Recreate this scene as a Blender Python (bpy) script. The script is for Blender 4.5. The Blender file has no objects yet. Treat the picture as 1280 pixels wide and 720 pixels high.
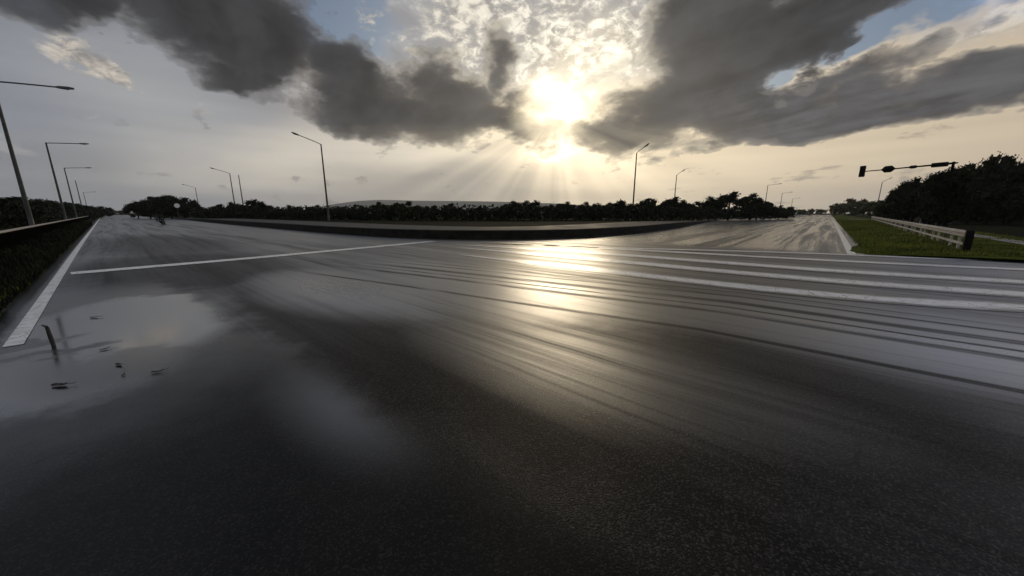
import bpy, bmesh, math, random
from mathutils import Vector, Matrix, noise as pnoise
R = math.radians
random.seed(7)
scene = bpy.context.scene
COL = scene.collection

# ------------------------------------------------------------------ view
F, PITCH, CAMH = 440.0, R(12.0), 1.4
cp, sp = math.cos(PITCH), math.sin(PITCH)
def ray(px, py):
    r, q = (px-640)/F, (py-360)/F
    return Vector((r, cp-q*sp, -sp-q*cp))
def gp(px, py, z=0.0):
    v = ray(px, py); t = (z-CAMH)/v.z
    return Vector((v.x*t, v.y*t, z))
def azel(px, py):
    v = ray(px, py)
    return math.degrees(math.atan2(v.x, v.y)), math.degrees(math.atan2(v.z, math.hypot(v.x, v.y)))
TH = R(41.4)
DR = Vector((math.sin(TH), math.cos(TH), 0))       # along the right-hand road
DL = Vector((-math.cos(TH), math.sin(TH), 0))      # along the left-hand road
def AB(a, b, z=0.0):
    return Vector((DR.x*a+DL.x*b, DR.y*a+DL.y*b, z))
def toab(p):
    return p.x*DR.x+p.y*DR.y, p.x*DL.x+p.y*DL.y

cam_d = bpy.data.cameras.new('camera'); cam = bpy.data.objects.new('camera', cam_d); COL.objects.link(cam)
cam_d.sensor_width = 36.0; cam_d.lens = 36.0*F/1280.0
cam_d.clip_start = 0.05; cam_d.clip_end = 9000
cam.location = (0, 0, CAMH); cam.rotation_euler = (R(90)-PITCH, 0, 0)
scene.camera = cam

# ------------------------------------------------------------------ node helper
class S:
    """a socket with arithmetic"""
    def __init__(s, g, sock): s.g, s.k = g, sock
    def __add__(s, o): return s.g.m('ADD', s, o)
    def __radd__(s, o): return s.g.m('ADD', o, s)
    def __sub__(s, o): return s.g.m('SUBTRACT', s, o)
    def __rsub__(s, o): return s.g.m('SUBTRACT', o, s)
    def __mul__(s, o): return s.g.m('MULTIPLY', s, o)
    def __rmul__(s, o): return s.g.m('MULTIPLY', o, s)
    def __truediv__(s, o): return s.g.m('DIVIDE', s, o)
class G:
    def __init__(s, nt): s.nt = nt; nt.nodes.clear()
    def n(s, t, **kw):
        x = s.nt.nodes.new(t)
        for k, v in kw.items(): setattr(x, k, v)
        return x
    def put(s, sock, v):
        if isinstance(v, S): s.nt.links.new(v.k, sock)
        elif v is not None:
            try: sock.default_value = v
            except Exception: sock.default_value = (*v, 1.0)
    def m(s, op, *a, clamp=False):
        x = s.n('ShaderNodeMath', operation=op, use_clamp=clamp)
        for i, v in enumerate(a): s.put(x.inputs[i], v)
        return S(s, x.outputs[0])
    def sm(s, v, lo, hi, to0=0.0, to1=1.0, kind='SMOOTHSTEP'):
        x = s.n('ShaderNodeMapRange', interpolation_type=kind)
        for i, q in enumerate((v, lo, hi, to0, to1)): s.put(x.inputs[i], q)
        return S(s, x.outputs[0])
    def xyz(s, x=0.0, y=0.0, z=0.0):
        c = s.n('ShaderNodeCombineXYZ')
        for i, v in enumerate((x, y, z)): s.put(c.inputs[i], v)
        return S(s, c.outputs[0])
    def sep(s, v):
        c = s.n('ShaderNodeSeparateXYZ'); s.put(c.inputs[0], v)
        return [S(s, o) for o in c.outputs]
    def vm(s, op, a, b=None, scale=None):
        x = s.n('ShaderNodeVectorMath', operation=op); s.put(x.inputs[0], a)
        if b is not None: s.put(x.inputs[1], b)
        if scale is not None: s.put(x.inputs['Scale'], scale)
        return S(s, x.outputs['Value'] if op in ('DOT_PRODUCT', 'LENGTH') else x.outputs[0])
    def noise(s, vec, scale=1.0, detail=4.0, rough=.5, dist=0.0, color=False):
        x = s.n('ShaderNodeTexNoise'); s.put(x.inputs['Vector'], vec)
        s.put(x.inputs['Scale'], scale); s.put(x.inputs['Detail'], detail); s.put(x.inputs['Roughness'], rough); s.put(x.inputs['Distortion'], dist)
        return S(s, x.outputs['Color' if color else 'Fac'])
    def mix(s, f, a, b, mode='MIX'):
        x = s.n('ShaderNodeMix', data_type='RGBA', blend_type=mode)
        s.put(x.inputs[0], f); s.put(x.inputs[6], a); s.put(x.inputs[7], b)
        return S(s, x.outputs[2])
    def mixf(s, f, a, b):
        x = s.n('ShaderNodeMix', data_type='FLOAT')
        s.put(x.inputs[0], f); s.put(x.inputs[2], a); s.put(x.inputs[3], b)
        return S(s, x.outputs[0])
    def blob(s, vec, cx, cy, rx, ry, rot):
        """1 at the centre of an ellipse falling straight to 0 at its rim"""
        mp = s.n('ShaderNodeMapping', vector_type='TEXTURE'); s.put(mp.inputs[0], vec)
        mp.inputs['Location'].default_value = (cx, cy, 0); mp.inputs['Rotation'].default_value = (0, 0, rot)
        mp.inputs['Scale'].default_value = (rx, ry, 1e4)
        gr = s.n('ShaderNodeTexGradient', gradient_type='SPHERICAL'); s.put(gr.inputs[0], S(s, mp.outputs[0]))
        return S(s, gr.outputs['Fac'])
def C4(c): return (c[0], c[1], c[2], 1.0)

# ------------------------------------------------------------------ sky
SUN_AZ, SUN_EL = 8.0, 15.0
def build_world():
    w = bpy.data.worlds.new('World'); scene.world = w; w.use_nodes = True
    g = G(w.node_tree)
    STR = 0.1
    d = S(g, g.n('ShaderNodeTexCoord').outputs['Generated'])
    x, y, z = g.sep(d)
    az = g.m('ARCTAN2', x, y) * (180/math.pi)
    el = g.m('ARCSINE', z) * (180/math.pi)
    # cloud layer seen from below: a plane overhead, so banks run together towards the horizon
    zz = g.m('MAXIMUM', z, 0.0) + 0.16
    P = g.xyz(x/zz, y/zz, 0.0)
    Pd = g.xyz(az*0.045, el*0.075, 0.0)
    wn = g.noise(P, 1.5, 2, .55, color=True)
    wr = g.noise(Pd, 2.6, 4, .6, color=True)
    def sub(c, k): return g.vm('SCALE', g.vm('SUBTRACT', c, (.5, .5, .5)), scale=k)
    E0 = g.xyz(az, el, 0.0)
    E = g.vm('ADD', E0, g.vm('ADD', sub(wn, 6.0), sub(wr, 7.0)))
    Es = g.vm('ADD', E0, sub(wn, 3.0))
    n1 = g.noise(P, 2.2, 6, .58)
    n2 = g.noise(Pd, 5.0, 6, .62, .4)
    n3 = g.noise(g.xyz(az*.02, el*.32, 3.0), 1.2, 2, .5)     # level streaks low down
    n4 = g.noise(Pd, 11.0, 4, .65, .6)
    def onplane(px, py):
        v = ray(px, py).normalized(); return v.x/(v.z+.16), v.y/(v.z+.16)
    q0, q1 = onplane(760, 150), onplane(1090, 15); th = math.atan2(q1[1]-q0[1], q1[0]-q0[0])
    P_ = g.vm('ADD', P, sub(wn, .12))
    n5 = g.noise(g.xyz(g.vm('DOT_PRODUCT', P_, (math.cos(th), math.sin(th), 0))*.55, g.vm('DOT_PRODUCT', P_, (-math.sin(th), math.cos(th), 0))*3.4, 2.0), 1.6, 5, .58)
    def B(vec, px, py, rx, ry, rot=0, wt=1.0):
        cx, cy = azel(px, py); c, s_ = math.cos(R(rot)), math.sin(R(rot))
        h = 12.0
        ax = azel(px+c*h, py+s_*h); ay = azel(px-s_*h, py+c*h)
        vx = (ax[0]-cx, ax[1]-cy); vy = (ay[0]-cx, ay[1]-cy)
        b = g.blob(vec, cx, cy, math.hypot(*vx)/h*rx, math.hypot(*vy)/h*ry, math.atan2(vx[1], vx[0]))
        return b*wt if wt != 1.0 else b
    def union(vec, L):
        o = None
        for q in L:
            b = B(vec, *q); o = b if o is None else g.m('MAXIMUM', o, b)
        return o
    def total(vec, L):
        o = None
        for q in L:
            b = B(vec, *q); o = b if o is None else o+b
        return o
    sm = g.sm
    # --- clear sky from the Sky Texture, seen in the gaps
    st = g.n('ShaderNodeTexSky', sky_type='NISHITA'); st.sun_disc = False
    st.sun_elevation = R(SUN_EL); st.sun_rotation = R(SUN_AZ); st.dust_density = 2.0; st.air_density = 1.0
    clear = g.mix(.45, S(g, st.outputs[0]), (1.55, 1.9, 2.35, 1))
    clear = g.mix(1.0, clear, (.50, .585, .69, 1), 'MULTIPLY')
    def K(r, gg, b): return (r/STR, gg/STR, b/STR, 1.0)
    # --- the thin veil under the banks
    lowgrey = K(.225, .24, .275); cream = K(.80, .66, .46); creamd = K(.55, .455, .335); pale = K(.68, .62, .52)
    veil = g.mix(sm(az, -42, 2), lowgrey, cream)
    veil = g.mix(sm(az, 22, 62), veil, creamd)
    veil = g.mix(sm(B(Es, 430, 205, 330, 62, -2), 0, .8)*.85, veil, pale)
    veil = g.mix(sm(B(Es, 200, 130, 220, 110, 20), 0, .9)*.55, veil, K(.40, .395, .385))
    veil = g.mix(sm(B(Es, 560, 235, 210, 48, 0), 0, .75)*.8, veil, K(.27, .255, .24))
    veil = g.mix(sm(B(Es, 60, 200, 170, 60, 0), 0, .8)*.6, veil, K(.24, .245, .26))
    veil = g.mix(sm(B(Es, 60, -20, 170, 60, 0), 0, .8)*.8, veil, K(.11, .108, .105))
    veil = g.mix(1.0, veil, g.mix(sm(n3, .3, .72), (.91, .91, .92, 1), (1.06, 1.06, 1.05, 1)), 'MULTIPLY')
    veil = g.mix(sm(el + (n1-.5)*9.0, 13.5, 21.0)*sm(az, -34.0, -20.0)*.8, veil, g.mix(sm(n2, .35, .65), K(.19, .21, .25), K(.33, .35, .385)))
    # small paler puffs low on the left
    veil = g.mix(sm(union(E, [(205, 200, 34, 13), (190, 178, 20, 9), (235, 192, 60, 12, -4), (20, 178, 40, 12)]) + (n2-.5)*.8, .15, .7)*.4, veil, K(.42, .40, .395))
    # --- blue gaps
    blue = union(E, [(430, 20, 95, 55, 20), (1075, 40, 150, 34, -28), (970, 92, 90, 20, -25), (1190, -5, 90, 40, -20), (1330, -60, 140, 80, -20)])
    c = g.mix(sm(blue + (n1-.5)*.35, .12, .42), veil, clear)
    # --- bright cumulus
    cum = total(E, [(95, 50, 85, 34, 33, .9), (135, 76, 60, 20, 38, .7), (560, 25, 110, 70, 0, .72), (700, 55, 150, 110, 0, .95), (800, 30, 60, 80, 20, .6),
                    (1225, 40, 110, 20, -24, .95), (1280, 18, 60, 22, -20, .7), (398, 100, 26, 60, -20, .9), (555, 85, 80, 36, 10, .6), (372, 108, 34, 10, 0, .6), (455, 18, 34, 16, 20, .5)])
    cm = sm(cum + (n2-.5)*1.7 + (n4-.5)*1.0, .26, .78)
    shade = sm(n2*.5+n4*.5, .40, .60)
    nearsun = sm(B(E0, 705, 110, 300, 230), 0, .8)
    cumcol = g.mix(nearsun, g.mix(shade, K(.20, .19, .185), K(.60, .54, .46)), g.mix(shade, K(.22, .21, .20), K(.95, .89, .76)))
    c = g.mix(cm*.95, c, cumcol)
    # --- dark banks
    dark = union(E, [(255, 5, 180, 78, 22), (325, 40, 125, 80, 15), (325, 84, 95, 22, 2), (250, -60, 280, 85, 0), (50, -25, 190, 45, 0),
                     (440, 85, 80, 46, 30), (490, 128, 140, 54, 8), (575, 142, 140, 48, 0), (560, 105, 80, 44, 20), (640, 162, 80, 28, 5),
                     (790, 160, 110, 30, -6), (880, 112, 210, 78, -24), (990, 40, 250, 86, -24), (1075, -25, 190, 55, -18), (900, 15, 140, 105, -20),
                     (960, 125, 200, 46, -18), (960, 150, 200, 28, -9), (1090, 130, 220, 36, -10), (1230, 102, 220, 38, -13), (1340, 74, 150, 50, -13),
                     (622, 78, 30, 52, 0, .55)])
    dens = (dark + (n1-.5)*.45 + (n5-.5)*.5 + (n2-.5)*.55 + (n4-.5)*.25 - .10)*g.m('SUBTRACT', 1.0, sm(el, 26.0, 33.0)*.0)
    gap = g.m('MAXIMUM', B(E, 1065, 58, 170, 36, -27), B(E, 985, 100, 90, 22, -24)*.8)
    dens = g.m('MAXIMUM', dens*1.12 - gap*1.15*sm(n2, .3, .6), 0.0)
    T = g.m('POWER', 2.718, dens*-7.5)
    dk = 1.0 - T
    # thick cloud is dark beneath, with softer lighter folds; thin rims carry the light behind them
    fold = sm(n2*.35 + n1*.2 + n5*.45, .38, .62)
    dcol = g.mix(sm(az, -30, -4), K(.017, .0173, .019), K(.029, .0298, .0325))
    dcol = g.mix(sm(B(E0, 1060, 130, 420, 60, -10), 0, .7), dcol, K(.047, .0475, .051))
    dcol = g.mix(sm(B(E0, 990, 20, 230, 60, -24), 0, .8), dcol, K(.020, .0205, .023))
    dcol = g.mix(1.0, dcol, g.mix(fold, (.55, .55, .56, 1), (2.1, 2.08, 2.05, 1)), 'MULTIPLY')
    dcol = g.mix(nearsun*.4, dcol, K(.15, .135, .115))
    rim = sm(dk, .1, .55)*sm(dk, .98, .65)
    dcol = g.mix(rim*.35, dcol, g.mix(nearsun, K(.26, .255, .25), K(.75, .66, .50)))
    c = g.mix(dk, c, dcol)
    # brighter broken sky added above the view to give the road its cool sheen
    azw, elw, _z = g.sep(E)
    hi = sm(elw, 26.0, 33.0)*sm(elw, 62.0, 38.0)*g.m('MAXIMUM', sm(azw, 6.0, -14.0), sm(azw, 38.0, 56.0))
    hi2 = sm(elw, 15.5, 22.0)*sm(elw, 54.0, 36.0)*g.m('MAXIMUM', sm(azw, 44.0, 55.0), sm(azw, -46.0, -56.0)*.3)
    hi = g.m('MAXIMUM', hi, hi2)*sm(n1 + (n2-.5)*.5, .30, .62)
    c = g.mix(hi, c, g.mix(sm(az, -20, 30), K(.84, .92, 1.14), K(.68, .80, 1.15)))
    top = g.m('MAXIMUM', sm(el, 27.0, 36.0)*(1.0-hi), sm(el, 44.0, 58.0))
    c = g.mix(top*.9, c, K(.030, .032, .036))  # unseen overhead sky set dark so the near road stays dark
    # thin grey smear under the right bank, rags in the gap
    rag = union(E, [(965, 167, 110, 9, -5), (1010, 108, 34, 9, -15), (960, 118, 24, 8, -15)])
    c = g.mix(sm(rag + (n2-.5)*.5, .15, .6)*.6, c, K(.16, .15, .14))
    # --- the sun burning through, and the shafts under it
    veilT = 1.0 - dk*.85
    core = sm(B(E, 686, 146, 60, 66, 15), 0, 1.0)
    core2 = sm(B(E, 735, 88, 105, 95, -20), 0, 1.0)
    halo = sm(B(Es, 705, 130, 330, 210), 0, 1.0)
    wide = sm(B(E0, 740, 190, 620, 240), 0, 1.0)
    low = sm(B(Es, 722, 205, 120, 60, 0), 0, 1.0)
    dx, dy = az - azel(695, 140)[0], el - azel(695, 140)[1]
    ang = g.m('ARCTAN2', dx, dy)
    rn = g.noise(g.xyz(ang*2.6, 0.0, 0.0), 1.5, 2, .5)
    shaft = sm(rn, .34, .66)*sm(B(E0, 690, 215, 300, 105), 0, .6)*sm(dy, -1.0, -4.0)
    glow = core*1.9 + core2*.42 + halo*halo*.20*veilT + wide*.03 + low*.42*veilT
    gl = g.mix(1.0, (1.0, .86, .60, 1), (0, 0, 0, 1)); 
    gv = g.vm('SCALE', K(1.0, .84, .56)[:3], scale=glow*(1.0-dk*.45) + shaft*.22)
    c = S(g, g.vm('ADD', c, gv).k)
    # unseen sky behind the view, its even grey set to light paint and rails
    back = sm(y, .10, -.45)
    c = g.mix(back, c, g.mix(sm(n1, .35, .65), K(.22, .222, .232), K(.40, .405, .42)))
    bg = g.n('ShaderNodeBackground'); bg.inputs['Strength'].default_value = STR
    g.put(bg.inputs['Color'], c)
    out = g.n('ShaderNodeOutputWorld'); g.nt.links.new(bg.outputs[0], out.inputs['Surface'])
    w.cycles.sampling_method = 'MANUAL'; w.cycles.sample_map_resolution = 512
build_world()

sun_d = bpy.data.lights.new('sun', 'SUN'); sun_d.energy = 0.5; sun_d.angle = R(14); sun_d.color = (1.0, .82, .56)
sun = bpy.data.objects.new('sun', sun_d); COL.objects.link(sun)
sun.rotation_euler = (R(90-SUN_EL), 0, R(180-SUN_AZ)); sun.location = (0, 0, 50)

scene.view_settings.view_transform = 'Standard'; scene.view_settings.look = 'None'
scene.view_settings.exposure = 0.2; scene.view_settings.gamma = 1.0
scene.cycles.max_bounces = 5; scene.cycles.diffuse_bounces = 2; scene.cycles.glossy_bounces = 3
scene.cycles.use_denoising = True

# ------------------------------------------------------------------ object helpers
def tag(o, label=None, cat=None, group=None, kind=None):
    if label: o['label'] = label
    if cat: o['category'] = cat
    if group: o['group'] = group
    if kind: o['kind'] = kind
    return o
def empty(name, loc, rz=0.0):
    o = bpy.data.objects.new(name, None); COL.objects.link(o)
    o.location = loc; o.rotation_euler = (0, 0, rz); o.empty_display_size = .3
    return o
class MB:
    def __init__(s): s.v, s.f = [], []
    def add(s, vs, fs):
        k = len(s.v); s.v += [tuple(v) for v in vs]; s.f += [tuple(i+k for i in f) for f in fs]; return s
    def box(s, c, size, M=None, taper=1.0):
        x, y, z = [q/2 for q in size]; vs = []
        for dz in (-1, 1):
            t = taper if dz > 0 else 1.0
            for dx, dy in ((-1, -1), (1, -1), (1, 1), (-1, 1)):
                v = Vector((dx*x*t, dy*y*t, dz*z))
                if M is not None: v = M @ v
                vs.append(v+Vector(c))
        return s.add(vs, [(3, 2, 1, 0), (4, 5, 6, 7), (0, 1, 5, 4), (1, 2, 6, 5), (2, 3, 7, 6), (3, 0, 4, 7)])
    def tube(s, pts, rad, n=8, cap=True):
        pts = [Vector(p) for p in pts]; m = len(pts)
        rs = rad if isinstance(rad, (list, tuple)) else [rad]*m
        vs = []; up = Vector((0, 0, 1))
        for i, p in enumerate(pts):
            t = (pts[min(i+1, m-1)]-pts[max(i-1, 0)]).normalized()
            u = t.cross(up)
            if u.length < .05: u = t.cross(Vector((1, 0, 0)))
            u.normalize(); w = t.cross(u)
            for k in range(n):
                a = 2*math.pi*k/n; vs.append(p+(u*math.cos(a)+w*math.sin(a))*rs[i])
        fs = [(i*n+k, i*n+(k+1) % n, (i+1)*n+(k+1) % n, (i+1)*n+k) for i in range(m-1) for k in range(n)]
        if cap: fs += [tuple(range(n)), tuple((m-1)*n+k for k in range(n-1, -1, -1))]
        return s.add(vs, fs)
    def ball(s, c, r, n=10, m=7):
        c = Vector(c); r = r if isinstance(r, (tuple, list)) else (r, r, r); vs = [c+Vector((0, 0, -r[2]))]
        for i in range(1, m):
            a = math.pi*(i/m-.5)
            for k in range(n):
                b = 2*math.pi*k/n; vs.append(c+Vector((r[0]*math.cos(a)*math.cos(b), r[1]*math.cos(a)*math.sin(b), r[2]*math.sin(a))))
        vs.append(c+Vector((0, 0, r[2]))); L = len(vs)-1; fs = []
        for k in range(n):
            fs.append((0, 1+(k+1) % n, 1+k)); fs.append((L, L-n+k, L-n+(k+1) % n))
            for i in range(m-2): a = 1+i*n; fs.append((a+k, a+(k+1) % n, a+n+(k+1) % n, a+n+k))
        return s.add(vs, fs)
    def mesh(s, name, mat, smooth=False):
        me = bpy.data.meshes.new(name); me.from_pydata(s.v, [], s.f); me.materials.append(mat)
        if smooth: me.polygons.foreach_set('use_smooth', [True]*len(me.polygons))
        me.update(); return me
    def build(s, name, mat, parent=None, smooth=False):
        o = bpy.data.objects.new(name, s.mesh(name, mat, smooth)); COL.objects.link(o)
        if parent is not None: o.parent = parent
        return o
def sheet(name, pts, mat, kind='structure', parent=None):
    """a flat polygon, triangulated"""
    bm = bmesh.new(); f = bm.faces.new([bm.verts.new(p) for p in pts]); bm.normal_update()
    if f.normal.z < 0: f.normal_flip()
    bmesh.ops.triangulate(bm, faces=[f]); me = bpy.data.meshes.new(name); bm.to_mesh(me); bm.free()
    me.materials.append(mat); o = bpy.data.objects.new(name, me); COL.objects.link(o)
    if parent is not None: o.parent = parent
    if kind: o['kind'] = kind
    return o
def ribbon(pts, widths):
    """left and right rims of a band that follows a line on the ground"""
    L, Rr = [], []
    for i, p in enumerate(pts):
        t = (pts[min(i+1, len(pts)-1)]-pts[max(i-1, 0)]); t.z = 0; t.normalize()
        nrm = Vector((-t.y, t.x, 0)); w = widths[i] if isinstance(widths, (list, tuple)) else widths
        L.append(p+nrm*w/2); Rr.append(p-nrm*w/2)
    return L, Rr
def band(name, pts, widths, mat, kind='structure'):
    L, Rr = ribbon(pts, widths); m = MB(); n = len(pts)
    m.add(L+Rr, [(n+i, n+i+1, i+1, i) for i in range(n-1)])
    o = m.build(name, mat); o['kind'] = kind
    uv = o.data.uv_layers.new(name='across')
    for lp in o.data.loops: uv.data[lp.index].uv = (0.0 if lp.vertex_index < n else 1.0, 0.5)
    return o
def copy_tree(o, parent=None):
    c = o.copy(); COL.objects.link(c)
    if parent is not None: c.parent = parent
    for ch in [q for q in o.children]: copy_tree(ch, c)
    return c
def smooth_line(pts, n=8):
    """a curve through the points (tangents scaled to each chord, so short and long spans mix without loops)"""
    out = []; N = len(pts); d = [max(1e-6, (pts[i+1]-pts[i]).length) for i in range(N-1)]; T = []
    for i in range(N):
        if i == 0: T.append((pts[1]-pts[0])/d[0])
        elif i == N-1: T.append((pts[-1]-pts[-2])/d[-1])
        else: T.append(((pts[i]-pts[i-1])/d[i-1]*d[i]+(pts[i+1]-pts[i])/d[i]*d[i-1])/(d[i]+d[i-1]))
    for i in range(N-1):
        for k in range(n):
            t = k/n; a, b = T[i]*d[i], T[i+1]*d[i]
            out.append(pts[i]*(2*t**3-3*t*t+1)+a*(t**3-2*t*t+t)+pts[i+1]*(3*t*t-2*t**3)+b*(t**3-t*t))
    out.append(pts[-1]); return out

# ------------------------------------------------------------------ materials
def mat(name):
    m = bpy.data.materials.new(name); m.use_nodes = True; g = G(m.node_tree)
    b = g.n('ShaderNodeBsdfPrincipled'); o = g.n('ShaderNodeOutputMaterial'); g.nt.links.new(b.outputs[0], o.inputs[0])
    return m, g, b.inputs
def objpos(g): return S(g, g.n('ShaderNodeTexCoord').outputs['Object'])
def bump(g, h, strength, dist):
    b = g.n('ShaderNodeBump'); g.put(b.inputs['Strength'], strength); g.put(b.inputs['Distance'], dist); g.put(b.inputs['Height'], h)
    return S(g, b.outputs[0])
def simple(name, c1, c2, rough=.6, scale=8.0, metal=0.0, spec=.5, bmp=0.0):
    m, g, i = mat(name); p = objpos(g); n = g.noise(p, scale, 6, .6)
    g.put(i['Base Color'], g.mix(g.sm(n, .3, .7), C4(c1), C4(c2)))
    g.put(i['Roughness'], g.sm(n, .2, .8, rough-.1, rough+.12)); i['Metallic'].default_value = metal
    i['Specular IOR Level'].default_value = spec
    if bmp: g.put(i['Normal'], bump(g, n, .5, bmp))
    return m
M = {}
M['steel'] = simple('galvanised_steel', (.035, .035, .035), (.075, .073, .07), .55, 5, .3)
M['lamp'] = simple('lamp_housing', (.035, .035, .036), (.06, .06, .06), .5, 9)
M['black'] = simple('black_painted_metal', (.006, .006, .006), (.012, .0115, .011), .7, 12, 0, .05)
M['railshade'] = simple('under_rail_shade', (.0015, .0015, .0013), (.004, .0038, .0034), .9, 6, 0, .0)  # near-black colour stands in for the shade under the left rail
M['rail'] = simple('worn_galvanised_rail', (.22, .20, .175), (.48, .45, .41), .5, 3, .0)
M['railcap'] = simple('weathered_pale_rail', (.26, .225, .18), (.44, .39, .32), .5, 4, .2)
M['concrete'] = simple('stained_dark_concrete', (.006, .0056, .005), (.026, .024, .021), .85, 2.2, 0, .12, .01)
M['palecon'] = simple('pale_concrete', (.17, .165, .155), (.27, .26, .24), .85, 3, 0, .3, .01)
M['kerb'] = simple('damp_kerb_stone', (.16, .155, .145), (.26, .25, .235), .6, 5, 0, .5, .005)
M['bark'] = simple('bark', (.022, .018, .013), (.05, .04, .03), .9, 14, 0, .2)
M['rubber'] = simple('tyre_rubber', (.01, .01, .01), (.02, .02, .02), .7, 20)
M['glass'] = simple('signal_glass', (.02, .02, .02), (.03, .03, .03), .15, 5)
M['signwhite'] = simple('white_sign_face', (.72, .72, .70), (.82, .82, .80), .4, 10)
M['cloth'] = simple('dark_riding_clothes', (.012, .012, .014), (.025, .025, .028), .8, 20)
M['leaf'] = simple('dead_leaf', (.02, .014, .008), (.05, .032, .016), .6, 30)
M['twig'] = simple('dark_wet_wood', (.008, .007, .006), (.02, .017, .013), .5, 25)
def foliage(name, c1, c2, sc=.6):
    m, g, i = mat(name); p = S(g, g.n('ShaderNodeNewGeometry').outputs['Position'])
    n = g.noise(p, sc, 4, .6); n2 = g.noise(p, 6.0, 2, .5)
    g.put(i['Base Color'], g.mix(g.sm(n*.6+n2*.4, .35, .65), C4(c1), C4(c2))); i['Roughness'].default_value = .75
    i['Specular IOR Level'].default_value = .15
    return m
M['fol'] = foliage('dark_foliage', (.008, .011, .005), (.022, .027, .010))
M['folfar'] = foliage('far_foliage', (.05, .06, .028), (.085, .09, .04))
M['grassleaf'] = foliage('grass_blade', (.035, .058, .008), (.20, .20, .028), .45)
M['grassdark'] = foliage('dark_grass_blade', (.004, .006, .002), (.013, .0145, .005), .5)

def ground_mat(name, c1, c2, c3):
    m, g, i = mat(name); p = objpos(g)
    n = g.noise(p, .35, 6, .6); n2 = g.noise(p, 7.0, 5, .65)
    c = g.mix(g.sm(n2, .35, .65), C4(c1), C4(c2)); c = g.mix(g.sm(n, .52, .68), c, C4(c3))
    g.put(i['Base Color'], c); i['Roughness'].default_value = .95; i['Specular IOR Level'].default_value = .02
    g.put(i['Normal'], bump(g, n2, .8, .05)); return m
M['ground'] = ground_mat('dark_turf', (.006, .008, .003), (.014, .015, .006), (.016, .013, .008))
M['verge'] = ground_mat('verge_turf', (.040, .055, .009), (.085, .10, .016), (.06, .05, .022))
M['hill'] = ground_mat('wooded_hill', (.05, .06, .045), (.07, .08, .06), (.06, .07, .055))

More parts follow.
